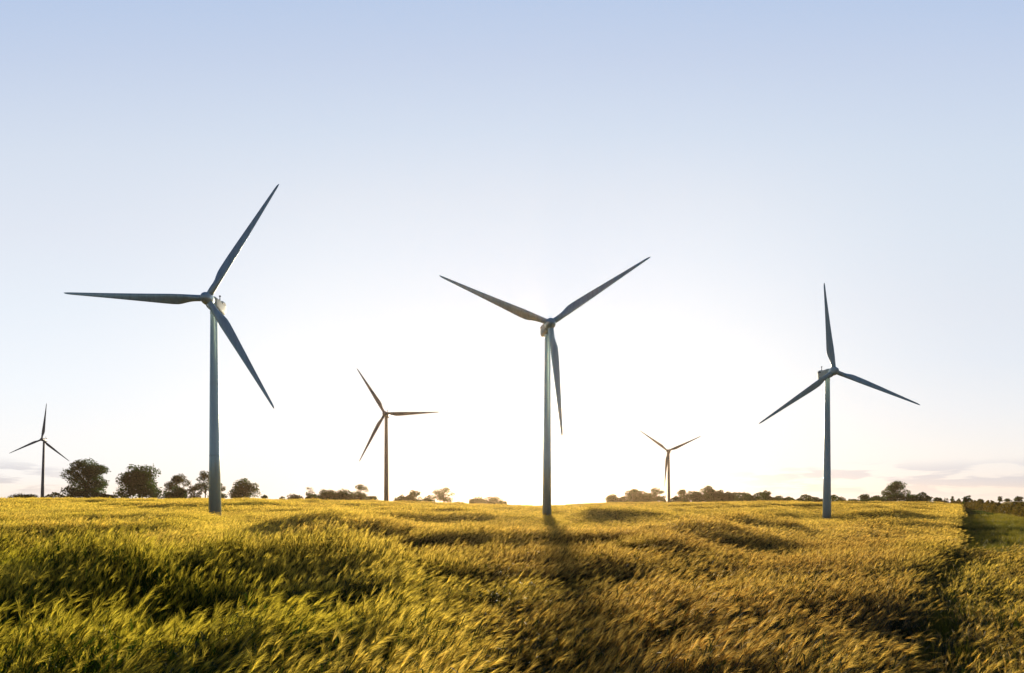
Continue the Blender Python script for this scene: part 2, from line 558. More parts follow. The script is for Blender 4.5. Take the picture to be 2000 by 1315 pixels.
LEAF = leafy_mat('summer leaves', leaf_col((.016, .050, .007), (.046, .105, .015)), (1.5, 1.5, 0.9), 0.45, 0.03)
LEAF_OLIVE = leafy_mat('olive leaves', leaf_col((.045, .050, .014), (.095, .10, .028)), (1.6, 1.5, 0.9), 0.45, 0.03)
LEAF_RUST = leafy_mat('hawthorn leaves', leaf_col((.055, .055, .014), (.15, .115, .032)), (1.7, 1.4, 0.8), 0.5, 0.03)


def cards(P, size, rng, flat=0.0):
    """small diamond leaf sprays at the points P with random tilt"""
    n = len(P)
    a = rng.normal(size=(n, 3)); a[:, 2] *= (1 - flat)
    a /= np.linalg.norm(a, axis=1)[:, None]
    b = np.cross(a, rng.normal(size=(n, 3))); b /= np.linalg.norm(b, axis=1)[:, None]
    s = size * rng.uniform(.6, 1.35, (n, 1))
    V = np.stack([P - a * s * .6, P + b * s * .36, P + a * s * .6, P - b * s * .36], 1).reshape(-1, 3)
    Q = np.arange(4 * n).reshape(-1, 4)
    return V, Q


def set_tone(o, vals, per=4):
    at = o.data.attributes.new('tone', 'FLOAT', 'FACE')
    at.data.foreach_set('value', np.asarray(vals, np.float32))


def tube(pts, rads, seg=7):
    rings = []
    pts = [np.asarray(p, float) for p in pts]
    for i, (p, rad) in enumerate(zip(pts, rads)):
        dr = pts[min(i + 1, len(pts) - 1)] - pts[max(i - 1, 0)]
        dr /= np.linalg.norm(dr) + 1e-9
        ref = np.array([1.0, 0, 0]) if abs(dr[0]) < .8 else np.array([0, 1.0, 0])
        u = np.cross(dr, ref); u /= np.linalg.norm(u); v = np.cross(dr, u)
        a = np.linspace(0, 2 * math.pi, seg, endpoint=False)
        rings.append(p[None] + (np.cos(a)[:, None] * u[None] + np.sin(a)[:, None] * v[None]) * rad)
    return loft(rings)


def join(parts):
    V, Fc, off = [], [], 0
    for v, f in parts:
        V.append(v); Fc += [tuple(i + off for i in q) for q in f]; off += len(v)
    return np.vstack(V), Fc


def tree(name, label, px, ytop, wpx, d, seed, style='oak', mat=None, group=None, ybot=None, cat='tree'):
    """a broadleaf tree or bush: trunk, bent limbs and a crown of many leaf sprays gathered in clumps round the limb ends"""
    rng = np.random.default_rng(seed)
    x = (px - CX) / F * d
    bz = float(ground(x, d)) - 0.1
    top = CAM_H + (YH - ytop) * d / F
    W = wpx * d / F * math.cos(math.atan2(abs(px - CX), F)) * .95
    rim_y = float(np.interp(px, EDGE_X, EDGE_Y))
    zrim = CAM_H - ((ybot if ybot else rim_y) - YH) * d / F       # lowest height that shows above the crop
    Hs = top - zrim                                              # height in view
    lift = zrim - bz
    root = empty(name, (x, d, bz))
    tag(root, label, cat, group)
    op = dict(oak=(21, .17, .07, 2.2), dome=(26, .16, .02, 2.0), bush=(11, .27, -.12, 2.2), sparse=(9, .17, .22, .30), airy=(20, .15, .10, 1.15), thin=(15, .18, .05, 1.5))[style]
    nb, br, lo, dens = op
    z0 = lift + Hs * lo
    hc = lift + Hs - z0
    cen = np.array([0, 0, z0 + hc * .45])
    B = []
    tries = 0
    while len(B) < nb and tries < 900:
        tries += 1
        a = rng.uniform(0, 2 * math.pi)
        u = rng.uniform(0, 1)
        rr = (rng.uniform(.35, 1.0) if style != 'dome' else rng.uniform(.55, 1.0))
        zz = rng.uniform(-.9, 1.0)
        ring = math.sqrt(max(0, 1 - zz * zz)) if zz > 0 else math.sqrt(max(0, 1 - (zz * .75) ** 2))
        p = np.array([math.cos(a) * ring * rr * W * .40, math.sin(a) * ring * rr * W * .40, z0 + hc * (.5 + zz * .5 * (.80 if zz > 0 else .85))])
        if style == 'dome':
            el_ = math.asin(rng.uniform(0, 1)); k_ = rng.uniform(.6, 1)
            p = np.array([math.cos(a) * math.cos(el_) * W * .42 * k_, math.sin(a) * math.cos(el_) * W * .42 * k_, z0 + hc * (.07 + .78 * math.sin(el_) * (k_ ** .5))])
        if all(np.linalg.norm((p - q[0]) / np.array([W, W, hc * 1.1])) > br * .75 for q in B):
            B.append((p, W * br * rng.uniform(.75, 1.25)))
    # crown
    size = max(0.26, min(0.55, W * 0.036)) * (.9 if style in ('sparse', 'airy') else 1)
    P, T = [], []
    total = int(dens * 2.9 * W * hc / (size * size * .42))
    total = max(500, min(total, 16000))
    vol = np.array([b[1] ** 2 for b in B]); vol /= vol.sum()
    for (p, rad), f in zip(B, vol):
        m_ = int(total * f)
        q = rng.normal(size=(m_, 3)); q /= np.linalg.norm(q, axis=1)[:, None]
        rad_ = rad * rng.uniform(.25, 1.0, (m_, 1)) ** .45 * (1 + .22 * rng.normal(size=(m_, 1)) * .6)
        q = q * rad_ * np.array([1, 1, .80])
        tone = np.clip(.35 + .25 * rng.normal() + .18 * rng.normal(size=m_), 0, 1)
        P.append(p + q); T.append(tone)
    if style in ('oak', 'dome'):                                  # thin inner fill hides far side without closing the gaps
        m_ = int(total * .22)
        q = rng.normal(size=(m_, 3)); q /= np.linalg.norm(q, axis=1)[:, None]
        q *= rng.uniform(0, 1, (m_, 1)) ** .4
        P.append(cen + q * np.array([W * .34, W * .34, hc * .36])); T.append(rng.uniform(.1, .5, m_))
    P = np.vstack(P); T = np.concatenate(T)
    keep = vnoise(P[:, 0] / (W * .06) + seed, P[:, 2] / (W * .06) + P[:, 1] / (W * .09), seed) > (.12 if style == 'bush' else .20)
    P, T = P[keep], T[keep]
    # fit to the crown's size
    lo3, hi3 = np.percentile(P, .6, axis=0), np.percentile(P, 99.4, axis=0)
    P[:, 0] = (P[:, 0] - (lo3[0] + hi3[0]) / 2) * (W / (hi3[0] - lo3[0]))
    P[:, 1] = (P[:, 1] - (lo3[1] + hi3[1]) / 2) * (W / (hi3[1] - lo3[1]))
    P[:, 2] = z0 + (P[:, 2] - lo3[2]) * (hc / (hi3[2] - lo3[2]))
    for k_ in range(len(B)):
        q = B[k_][0].copy()
        for ax_ in (0, 1):
            q[ax_] = (q[ax_] - (lo3[ax_] + hi3[ax_]) / 2) * (W / (hi3[ax_] - lo3[ax_]))
        q[2] = z0 + (q[2] - lo3[2]) * (hc / (hi3[2] - lo3[2]))
        B[k_] = (q, B[k_][1] * .8)
    P = P[P[:, 2] > .15]
    V, Q = cards(P, size, rng)
    cr = mesh_obj('crown', V, Q, mat or LEAF, root)
    set_tone(cr, T[:len(P)])
    # trunk with limbs
    tr = max(.10, W * (.030 if style != 'sparse' else .022))
    fork = np.array([rng.normal() * W * .02, rng.normal() * W * .02, max(z0 + hc * .16, lift + .25 * Hs)])
    parts = [tube([(0, 0, -.3), (0, 0, .25 * fork[2]), fork * .65, fork], [tr * 1.6, tr * 1.1, tr, tr * .85], 9)]
    for p, rad in B:
        p = p.copy(); p[2] = max(p[2], fork[2] * .7)
        mid = fork * .45 + p * .55 + np.array([rng.normal(), rng.normal(), rng.normal() * .5]) * W * .03 + np.array([0, 0, -.03 * W if p[2] < cen[2] else .03 * W])
        parts.append(tube([fork * .97, fork * .7 + mid * .3, mid, p], [tr * .55, tr * .45, tr * .3, tr * .10], 6))
        for _ in range(3):
            e = p + rng.normal(size=3) * rad * .55
            parts.append(tube([mid * .5 + p * .5, p * .4 + e * .6, e], [tr * .2, tr * .12, tr * .04], 5))
    mesh_obj('trunk', *join(parts), BARK, root, True)
    return root


D1 = 255.0
TREES = [  # label, column, top row, width, distance, style, material, category, group
    ('low round bush at the far left end of the field edge', 46, 965, 58, 228, 'bush', LEAF_OLIVE, 'bush', None),
    ('tiny bush at the left margin of the field edge', 20, 972, 14, 228, 'bush', LEAF_OLIVE, 'bush', None),
    ('tall round-headed oak just right of the far left turbine', 168, 900, 84, D1, 'oak', LEAF, 'tree', None),
    ('small bush close under the right side of the round oak', 199, 965, 24, 233, 'bush', LEAF, 'bush', None),
    ('low bush between the round oak and the dome-shaped tree', 216, 967, 22, 233, 'bush', LEAF_OLIVE, 'bush', None),
    ('broad dome-shaped tree with limbs showing through its lower crown', 271, 912, 96, D1, 'dome', LEAF, 'tree', None),
    ('mid-sized flat-topped tree with a see-through band, right of the dome tree', 346, 928, 54, D1, 'thin', LEAF_OLIVE, 'tree', None),
    ('dense dark bush in front of the flat-topped tree', 343, 951, 50, 238, 'bush', LEAF, 'bush', None),
    ('light green bush between the flat-topped tree and the largest turbine', 379, 950, 30, 238, 'thin', LEAF_OLIVE, 'bush', None),
    ('loose-crowned tree half hidden behind the tower of the largest turbine', 401, 921, 40, D1, 'airy', LEAF, 'tree', None),
    ('dark lower tree showing right of the largest turbine tower', 428, 944, 28, D1, 'thin', LEAF, 'tree', None),
    ('compact round tree standing alone right of the largest turbine', 478, 937, 58, D1, 'dome', LEAF, 'tree', None),
    ('small shrub at the right foot of the compact round tree', 516, 967, 15, 238, 'bush', LEAF, 'bush', None),
    ('tiny lone sapling left of the neat rounded bush', 551, 970, 12, 210, 'airy', LEAF, 'tree', None),
    ('neat rounded bush on the field edge, second right of the compact tree', 577, 966, 32, 210, 'bush', LEAF_OLIVE, 'bush', None),
    ('thin see-through tree with only a few leaves', 607, 952, 20, 225, 'sparse', LEAF_OLIVE, 'tree', None),
    ('little pointed bush at the foot of the thin see-through tree', 601, 970, 11, 215, 'bush', LEAF, 'bush', None),
    ('low bush between the thin see-through tree and the dense wood', 613, 968, 22, 215, 'bush', LEAF, 'bush', None),
    ('first tree of the dense brown clump left of the slim dark turbine', 639, 957, 36, 215, 'oak', LEAF, 'tree', None),
    ('broad smooth-topped tree in the middle of the dense brown clump', 672, 957, 44, 215, 'bush', LEAF, 'tree', None),
    ('tall open-crowned tree nearest left of the slim dark turbine', 704, 947, 35, 215, 'airy', LEAF, 'tree', None),
    ('small rounded bush close beside the slim dark turbine', 727, 969, 22, 210, 'thin', LEAF, 'bush', None),
    ('low golden bush just right of the slim dark turbine', 784, 967, 30, 215, 'thin', LEAF, 'bush', None),
    ('taller golden tree second right of the slim dark turbine', 809, 958, 34, 218, 'thin', LEAF, 'tree', None),
    ('low golden bush at the right end of the first sunlit clump', 836, 973, 20, 215, 'bush', LEAF, 'bush', None),
    ('open golden tree standing alone left of the sun glow', 866, 953, 42, 220, 'airy', LEAF, 'tree', None),
    ('low scrub right of the open golden tree', 896, 980, 24, 225, 'bush', LEAF, 'bush', None),
    ('pale bush washed out by the sun, farther from the middle tower', 935, 971, 38, 225, 'bush', LEAF, 'bush', None),
    ('palest bush washed out by the sun, nearer the middle tower', 968, 970, 42, 225, 'thin', LEAF, 'bush', None),
    ('bushy tree at the left end of the clump left of the smallest turbine', 1195, 966, 25, 210, 'oak', LEAF, 'tree', None),
    ('small bush in the dip of the clump left of the smallest turbine', 1216, 970, 14, 210, 'thin', LEAF, 'bush', None),
    ('broad tree in the middle of the clump left of the smallest turbine', 1240, 956, 40, 212, 'oak', LEAF, 'tree', None),
    ('dense bush behind the broad tree, left of the smallest turbine', 1261, 963, 24, 210, 'bush', LEAF, 'bush', None),
    ('open tree nearest to the left side of the smallest turbine', 1281, 953, 34, 214, 'airy', LEAF, 'tree', None),
    ('low bush right against the left of the smallest turbine tower', 1297, 974, 12, 205, 'bush', LEAF, 'bush', None),
    ('sloping bush right against the right of the smallest turbine tower', 1320, 969, 18, 208, 'bush', LEAF, 'bush', None),
    ('tree second right of the smallest turbine', 1338, 957, 34, 214, 'thin', LEAF, 'tree', None),
    ('tree third right of the smallest turbine', 1360, 960, 25, 214, 'oak', LEAF, 'tree', None),
    ('highest tree of the clump right of the smallest turbine', 1385, 950, 38, 216, 'oak', LEAF, 'tree', None),
    ('rounded tree right below the highest one of the clump', 1406, 958, 30, 214, 'oak', LEAF, 'tree', None),
    ('end tree of the clump right of the smallest turbine', 1422, 961, 24, 214, 'oak', LEAF, 'tree', None),
    ('low bush in the dip between the clump and the domed tree', 1442, 970, 22, 220, 'bush', LEAF, 'bush', None),
    ('small domed tree left of the twin-topped tree', 1460, 964, 25, 222, 'dome', LEAF, 'tree', None),
    ('low bush between the domed tree and the twin-topped tree', 1478, 970, 16, 225, 'bush', LEAF, 'bush', None),
    ('upright tree left of the right-hand turbine, rising above the hedge', 1494, 959, 24, 225, 'oak', LEAF, 'tree', None),
    ('low tree at the right foot of the upright tree', 1519, 969, 26, 228, 'bush', LEAF, 'bush', None),
    ('small bush with an open top, halfway to the right-hand turbine', 1541, 972, 16, 230, 'thin', LEAF, 'bush', None),
    ('low bush with a flat top left of the right-hand turbine', 1563, 974, 20, 232, 'bush', LEAF, 'bush', None),
    ('small rounded tree nearest left of the right-hand turbine', 1580, 971, 20, 232, 'oak', LEAF, 'tree', None),
    ('low long bush touching the left of the right-hand turbine tower', 1599, 975, 26, 232, 'bush', LEAF, 'bush', None),
    ('slender tree touching the right of the right-hand turbine tower', 1629, 967, 14, 235, 'thin', LEAF, 'tree', None),
    ('lighter bush second right of the right-hand turbine tower', 1643, 971, 22, 235, 'thin', LEAF_OLIVE, 'bush', None),
    ('low bush midway between the right-hand turbine and the big oak', 1664, 975, 26, 235, 'bush', LEAF, 'bush', None),
    ('rounded tree second left of the spreading oak', 1690, 966, 25, 238, 'oak', LEAF, 'tree', None),
    ('dense tree nearest left of the spreading oak', 1712, 969, 26, 238, 'bush', LEAF, 'tree', None),
    ('spreading oak with gaps in its crown, tallest tree on the right', 1747, 941, 52, 240, 'thin', LEAF, 'tree', None),
    ('rounded tree nearest right of the spreading oak', 1780, 966, 28, 245, 'oak', LEAF, 'tree', None),
    ('low bush second right of the spreading oak', 1800, 971, 20, 250, 'bush', LEAF, 'bush', None),
    ('open flat-domed tree third right of the spreading oak', 1812, 969, 22, 255, 'airy', LEAF, 'tree', None),
    ('low rounded bush left of the ragged shrub behind the hedge', 1832, 972, 18, 262, 'oak', LEAF, 'bush', None),
    ('small open bush beside the ragged shrub behind the hedge', 1847, 973, 12, 265, 'airy', LEAF, 'bush', None),
    ('ragged upright shrub behind the far end of the hedge', 1860, 970, 11, 268, 'thin', LEAF, 'bush', None),
    ('tiny bush between the ragged shrub and the thin-crowned tree', 1873, 974, 8, 268, 'bush', LEAF, 'bush', None),
    ('thin-crowned tree rising behind the dark gap in the hedge', 1892, 968, 15, 255, 'airy', LEAF, 'tree', None),
    ('low bush just beyond the hedge right of the thin-crowned tree', 1916, 975, 16, 270, 'bush', LEAF, 'bush', None),
    ('small upright tree on the distant field at far right', 1953, 970, 10, 330, 'oak', LEAF, 'tree', None),
    ('low bush beside the small upright tree on the distant field', 1968, 974, 16, 330, 'bush', LEAF, 'bush', None),
    ('broad bush at the right margin of the distant field', 1990, 970, 22, 330, 'oak', LEAF, 'tree', None),
]
for i, (lab, px, yt, wp, d, st, mt, ct, gp) in enumerate(TREES):
    nm = {'tree': 'broadleaf_tree', 'bush': 'bush'}[ct]
    yb = 981 if px > 1940 else None
    tree(nm, lab, px, yt, wp, d, 100 + i * 7, st, mt, gp, yb, ct)


# ------------------------------------------------------------------ hedges
def hedge(name, label, pts, h, wd, seed, mat, size, dens=1.0, sink=0.0, bump=.75):
    """a clipped or wild hedgerow: leaf sprays through a wandering ridge of growth with woody stems inside"""
    rng = np.random.default_rng(seed)
    pts = [np.array(p, float) for p in pts]
    p0 = pts[0]
    z0 = float(ground(p0[0], p0[1]))
    P, T = [], []
    for a, b in zip(pts[:-1], pts[1:]):
        Ls = np.linalg.norm(b - a)
        n = int(dens * Ls * (h * 2 + wd) * 1.1 / (size * size * .42) * 1.3)
        t = rng.uniform(0, 1, n)
        c = a[None] + (b - a)[None] * t[:, None]
        nr = np.array([(b - a)[1], -(b - a)[0]]) / Ls
        hh = h * (.48 + bump * vnoise(c[:, 0] / 3.4 + seed, c[:, 1] / 3.4, seed) + .12 * vnoise(c[:, 0] / .6, c[:, 1] / .6, seed + 1))
        v = rng.uniform(0, 1, n) ** .7
        half = wd / 2 * np.sqrt(np.clip(1.05 - v ** 2.2, 0, 1)) * (.8 + .5 * vnoise(c[:, 0] / 1.4, c[:, 1] / 1.4, seed + 2))
        off = np.sign(rng.uniform(-1, 1, n)) * rng.uniform(.2, 1, n) ** .5 * half
        x = c[:, 0] + nr[0] * off; y = c[:, 1] + nr[1] * off
        P.append(np.stack([x - p0[0], y - p0[1], ground(x, y) - z0 + v * hh - sink], 1))
        T.append(np.clip(.4 + .9 * (vnoise(c[:, 0] / 1.8, c[:, 1] / 1.8, seed + 5) - .5) + .15 * rng.normal(size=n), 0, 1))
    V, Q = cards(np.vstack(P), size, rng)
    o = mesh_obj(name, V, Q, mat)
    o.location = (p0[0], p0[1], z0)
    tag(o, label, 'hedge')
    set_tone(o, np.concatenate(T))


def pt(px, d):
    return ((px - CX) / F * d, d)


hedge('hedgerow', 'low olive hedgerow along the field edge under the far left turbine', [pt(80, 222), pt(150, 224), pt(225, 226)], 4.6, 2.2, 5, LEAF_OLIVE, .4)
hedge('hedgerow', 'dark hedgerow joining the trees from the smallest turbine to the clump end', [pt(1186, 205), pt(1300, 206)], 3.8, 2, 6, LEAF, .36)
hedge('hedgerow', 'brown hedgerow filling the foot of the dense clump left of the slim dark turbine', [pt(598, 218), pt(735, 219)], 4.2, 2, 16, LEAF, .36)
hedge('hedgerow', 'golden hedgerow under the sunlit bushes right of the slim dark turbine', [pt(770, 220), pt(850, 221)], 3.8, 2, 17, LEAF, .36)
hedge('hedgerow', 'pale hedgerow under the bushes washed out by the sun', [pt(916, 226), pt(990, 227)], 3.4, 2, 18, LEAF, .36)
hedge('hedgerow', 'long dark hedgerow along the rim behind the right-hand turbine', [pt(1312, 206), pt(1450, 215), pt(1600, 226), pt(1735, 222), pt(1815, 205)], 4.1, 2, 7, LEAF, .38)
hedge('hedgerow', 'reddish olive hedge bordering the grassy track at far right', [pt(2090, 62), pt(2010, 72), pt(1960, 92), pt(1920, 120), pt(1880, 160), pt(1812, 205)], 1.65, 1.6, 9, LEAF_RUST, .17, .8, bump=.62)
tree('bush', 'dark rounded bush standing out of the hedge by the grassy track', 1886, 970, 14, 150, 991, 'bush', LEAF, None, 986, 'bush')


# ------------------------------------------------------------------ crop and grass
def straw_col(c_left, c_right, spread, c_mid=None):
    def f(t):
        a = t.n('ShaderNodeAttribute', attribute_name='ripe_lit', attribute_type='INSTANCER')
        b = t.n('ShaderNodeAttribute', attribute_name='pv')
        c = t.ramp(a.outputs['Fac'], [(0.0, c_left), (0.5, c_mid), (1.0, c_right)]) if c_mid else t.mix(a.outputs['Fac'], c_left, c_right)
        k = t.mapr(b.outputs['Fac'], 0, 1, 1 - spread, 1 + spread)
        v = t.n('ShaderNodeVectorMath', operation='SCALE'); t.l(c, v.inputs[0]); t.l(k, v.inputs[3])
        return v.outputs[0]
    return f


AWN = leafy_mat('barley awns', straw_col((.27, .265, .030), (.36, .27, .10), .6, (.43, .37, .10)), (2.4, 2.1, 1.2), .72, .04, .35)
EAR = leafy_mat('barley ears', straw_col((.16, .165, .02), (.26, .16, .045), .4, (.24, .21, .035)), (1.6, 1.4, .8), .4, .04, .4)
STEM = leafy_mat('barley stems and leaves', straw_col((.040, .085, .009), (.055, .055, .010), .5), (1.5, 1.6, .7), .35, .03, .4)
GRASS = leafy_mat('meadow grass', straw_col((.032, .058, .009), (.27, .23, .045), .45), (1.8, 1.7, .7), .45, .04, .4)


def clump(name, seed, n, rad, hgt, lean, awns, awn_w, awn_l, ear_w, leaves, stem_w, lod):
    rng = np.random.default_rng(seed)
    V, Fq, M, PV = [], [], [], []
    cnt = [0]
    def ribbon(p, wv, widths, mat, pv):
        k = len(p)
        base = cnt[0]
        for q, ww in zip(p, widths):
            V.append(q - wv * ww / 2); V.append(q + wv * ww / 2)
        cnt[0] += 2 * k
        for i in range(k - 1):
            a = base + 2 * i
            Fq.append((a, a + 1, a + 3, a + 2)); M.append(mat); PV.append(pv)
    Z = np.array([0, 0, 1.0])
    for i in range(n):
        rr, aa = rad * math.sqrt(rng.uniform()), rng.uniform(0, 2 * math.pi)
        root = np.array([rr * math.cos(aa), rr * math.sin(aa), 0])
        h = hgt * rng.normal(1, .14)
        le = lean * rng.normal(1, .28)
        da = rng.normal(0, .38)
        D = np.array([math.cos(da), math.sin(da), 0])
        pv = np.clip(rng.normal(.5, .22), 0, 1)
        f = lambda t: root + D * (le * h * t ** 2.1) + Z * (h * (t - .30 * le * t ** 3))
        ts = np.linspace(0, 1, 5 if lod == 0 else 4)
        wv = np.array([math.cos(rng.uniform(0, 6.3)), math.sin(rng.uniform(0, 6.3)), 0]); wv /= np.linalg.norm(wv) + 1e-6
        ribbon([f(t) for t in ts], wv, np.linspace(stem_w, stem_w * .7, len(ts)), 2, pv)
        tip = f(1.0); dr = f(1.0) - f(.93); dr /= np.linalg.norm(dr)
        for _ in range(leaves):
            t0 = rng.uniform(.3, .88)
            p0 = f(t0); la = rng.uniform(0, 2 * math.pi)
            ld = np.array([math.cos(la), math.sin(la), 0]) * .8 + D * .5
            ll = rng.uniform(.16, .30) * hgt / .8
            q = [p0, p0 + ld * ll * .35 + Z * ll * .45, p0 + ld * ll * .8 + Z * ll * rng.uniform(.2, .6)]
            sv = np.cross(ld, Z); sv /= np.linalg.norm(sv) + 1e-6
            ribbon(q, sv, [stem_w * 1.6, stem_w * 2.6, stem_w * .3], 2, pv * .8)
        # ear
        el = .085 * rng.normal(1, .12)
        droop = dr * .85 + D * .35 - Z * .10; droop /= np.linalg.norm(droop)
        e1 = tip + dr * el * .5; e2 = e1 + droop * el * .5
        u = np.cross(dr, Z + .01); u /= np.linalg.norm(u); v = np.cross(dr, u)
        for wv in ((u, v) if lod == 0 else (u * .7 + v * .7,)):
            ribbon([tip, tip + dr * el * .25, e1, e2], wv, [ear_w * .5, ear_w, ear_w * .9, ear_w * .3], 1, pv)
        for k in range(awns):
            t0 = rng.uniform(.1, 1.0)
            p0 = tip + (e2 - tip) * t0
            sd = droop + (u * rng.normal() + v * rng.normal()) * .17
            sd /= np.linalg.norm(sd)
            al = awn_l * rng.uniform(.7, 1.15)
            wv = np.cross(sd, rng.normal(size=3)); wv /= np.linalg.norm(wv) + 1e-6
            ribbon([p0, p0 + sd * al * .5, p0 + sd * al - Z * al * .05 + D * al * .05], wv, [awn_w, awn_w * .8, awn_w * .15], 0, np.clip(pv + rng.normal() * .12, 0, 1))
    o = mesh_obj(name, np.array(V), np.array(Fq), [AWN, EAR, STEM], link=False)
    o.data.polygons.foreach_set('material_index', np.array(M, np.int32))
    at = o.data.attributes.new('pv', 'FLOAT', 'FACE')
    at.data.foreach_set('value', np.array(PV, np.float32))
    return o


def grass_tuft(name, seed, n, rad, hgt, wid):
    rng = np.random.default_rng(seed)
    V, Fq, PV = [], [], []
    for i in range(n):
        rr, aa = rad * math.sqrt(rng.uniform()), rng.uniform(0, 2 * math.pi)
        p = np.array([rr * math.cos(aa), rr * math.sin(aa), 0])
        h = hgt * rng.uniform(.5, 1.15)
        la = rng.normal(0, 1.0)
        D = np.array([math.cos(la), math.sin(la), 0]) * rng.uniform(.15, .6)
        wa = rng.uniform(0, 6.3); wv = np.array([math.cos(wa), math.sin(wa), 0])
        b = len(V)
        for t, ww in ((0, 1), (.4, .9), (.75, .6), (1, .1)):
            q = p + D * h * t * t + np.array([0, 0, h * t * (1 - .2 * t)])
            V += [q - wv * wid * ww / 2, q + wv * wid * ww / 2]
        pv = rng.uniform()
        for k in range(3):
            Fq.append((b + 2 * k, b + 2 * k + 1, b + 2 * k + 3, b + 2 * k + 2)); PV.append(pv)
    o = mesh_obj(name, np.array(V), np.array(Fq), GRASS, link=False)
    at = o.data.attributes.new('pv', 'FLOAT', 'FACE')
    at.data.foreach_set('value', np.array(PV, np.float32))
    return o


def scatter(name, label, cat, coll, P, ROT, SCL, IDX, RIPE_LIT, mat):
    me = bpy.data.meshes.new(name)
    me.vertices.add(len(P)); me.vertices.foreach_set('co', np.asarray(P, np.float32).ravel())
    for nm, ty, dat in (('rot', 'FLOAT_VECTOR', ROT), ('scl', 'FLOAT_VECTOR', SCL)):
        a = me.attributes.new(nm, ty, 'POINT'); a.data.foreach_set('vector', np.asarray(dat, np.float32).ravel())
    a = me.attributes.new('idx', 'INT', 'POINT'); a.data.foreach_set('value', np.asarray(IDX, np.int32))
    a = me.attributes.new('ripe_lit', 'FLOAT', 'POINT'); a.data.foreach_set('value', np.asarray(RIPE_LIT, np.float32))
    me.materials.append(mat)
    o = bpy.data.objects.new(name, me)
    C.objects.link(o)
    tag(o, label, cat, kind='stuff')
    g = bpy.data.node_groups.new(name + ' scatter', 'GeometryNodeTree')
    g.interface.new_socket('Geometry', in_out='INPUT', socket_type='NodeSocketGeometry')
    g.interface.new_socket('Geometry', in_out='OUTPUT', socket_type='NodeSocketGeometry')
    N = g.nodes
    gi, go = N.new('NodeGroupInput'), N.new('NodeGroupOutput')
    ci = N.new('GeometryNodeCollectionInfo')
    ci.inputs['Collection'].default_value = coll
    ci.inputs['Separate Children'].default_value = True
    ci.inputs['Reset Children'].default_value = True
    ip = N.new('GeometryNodeInstanceOnPoints')
    ip.inputs['Pick Instance'].default_value = True
    for nm, ty, sk in (('rot', 'FLOAT_VECTOR', 'Rotation'), ('scl', 'FLOAT_VECTOR', 'Scale'), ('idx', 'INT', 'Instance Index')):
        na = N.new('GeometryNodeInputNamedAttribute'); na.data_type = ty
        na.inputs['Name'].default_value = nm
        g.links.new(na.outputs['Attribute'], ip.inputs[sk])
    g.links.new(gi.outputs[0], ip.inputs['Points'])
    g.links.new(ci.outputs[0], ip.inputs['Instance'])
    g.links.new(ip.outputs[0], go.inputs[0])
    md = o.modifiers.new('scatter', 'NODES')
    md.node_group = g
    return o


def coll_of(name, objs):
    c = bpy.data.collections.new(name)
    for o in objs:
        c.objects.link(o)
    return c


NEAR, MID, FAR_ = 6, 5, 5
crop_objs = []
for i in range(NEAR):
    crop_objs.append(clump('barley_%02d' % i, 10 + i, 11, .20, .72, [.15, .22, .30, .36, .26, .20][i], 15, .0018, .105, .013, 3, .0055, 0))
for i in range(MID):
    crop_objs.append(clump('barley_%02d' % (NEAR + i), 40 + i, 26, .36, .72, .30, 7, .0052, .13, .014, 1, .007, 1))
for i in range(FAR_):
    crop_objs.append(clump('barley_%02d' % (NEAR + MID + i), 70 + i, 70, .75, .72, .32, 4, .016, .14, .022, 1, .014, 1))
CROP_COLL = coll_of('barley plants', crop_objs)


def jitter_grid(y0, y1, step, rng, margin=8.0):
    out_ = []
    y = y0
    while y < y1:
        half = y * 0.82 + margin
        n = int(2 * half / step)
        xs = np.linspace(-half, half, n) + rng.uniform(-.5, .5, n) * step
        out_.append(np.stack([xs, np.full(n, y) + rng.uniform(-.5, .5, n) * step], 1))
        y += step
    return np.vstack(out_)


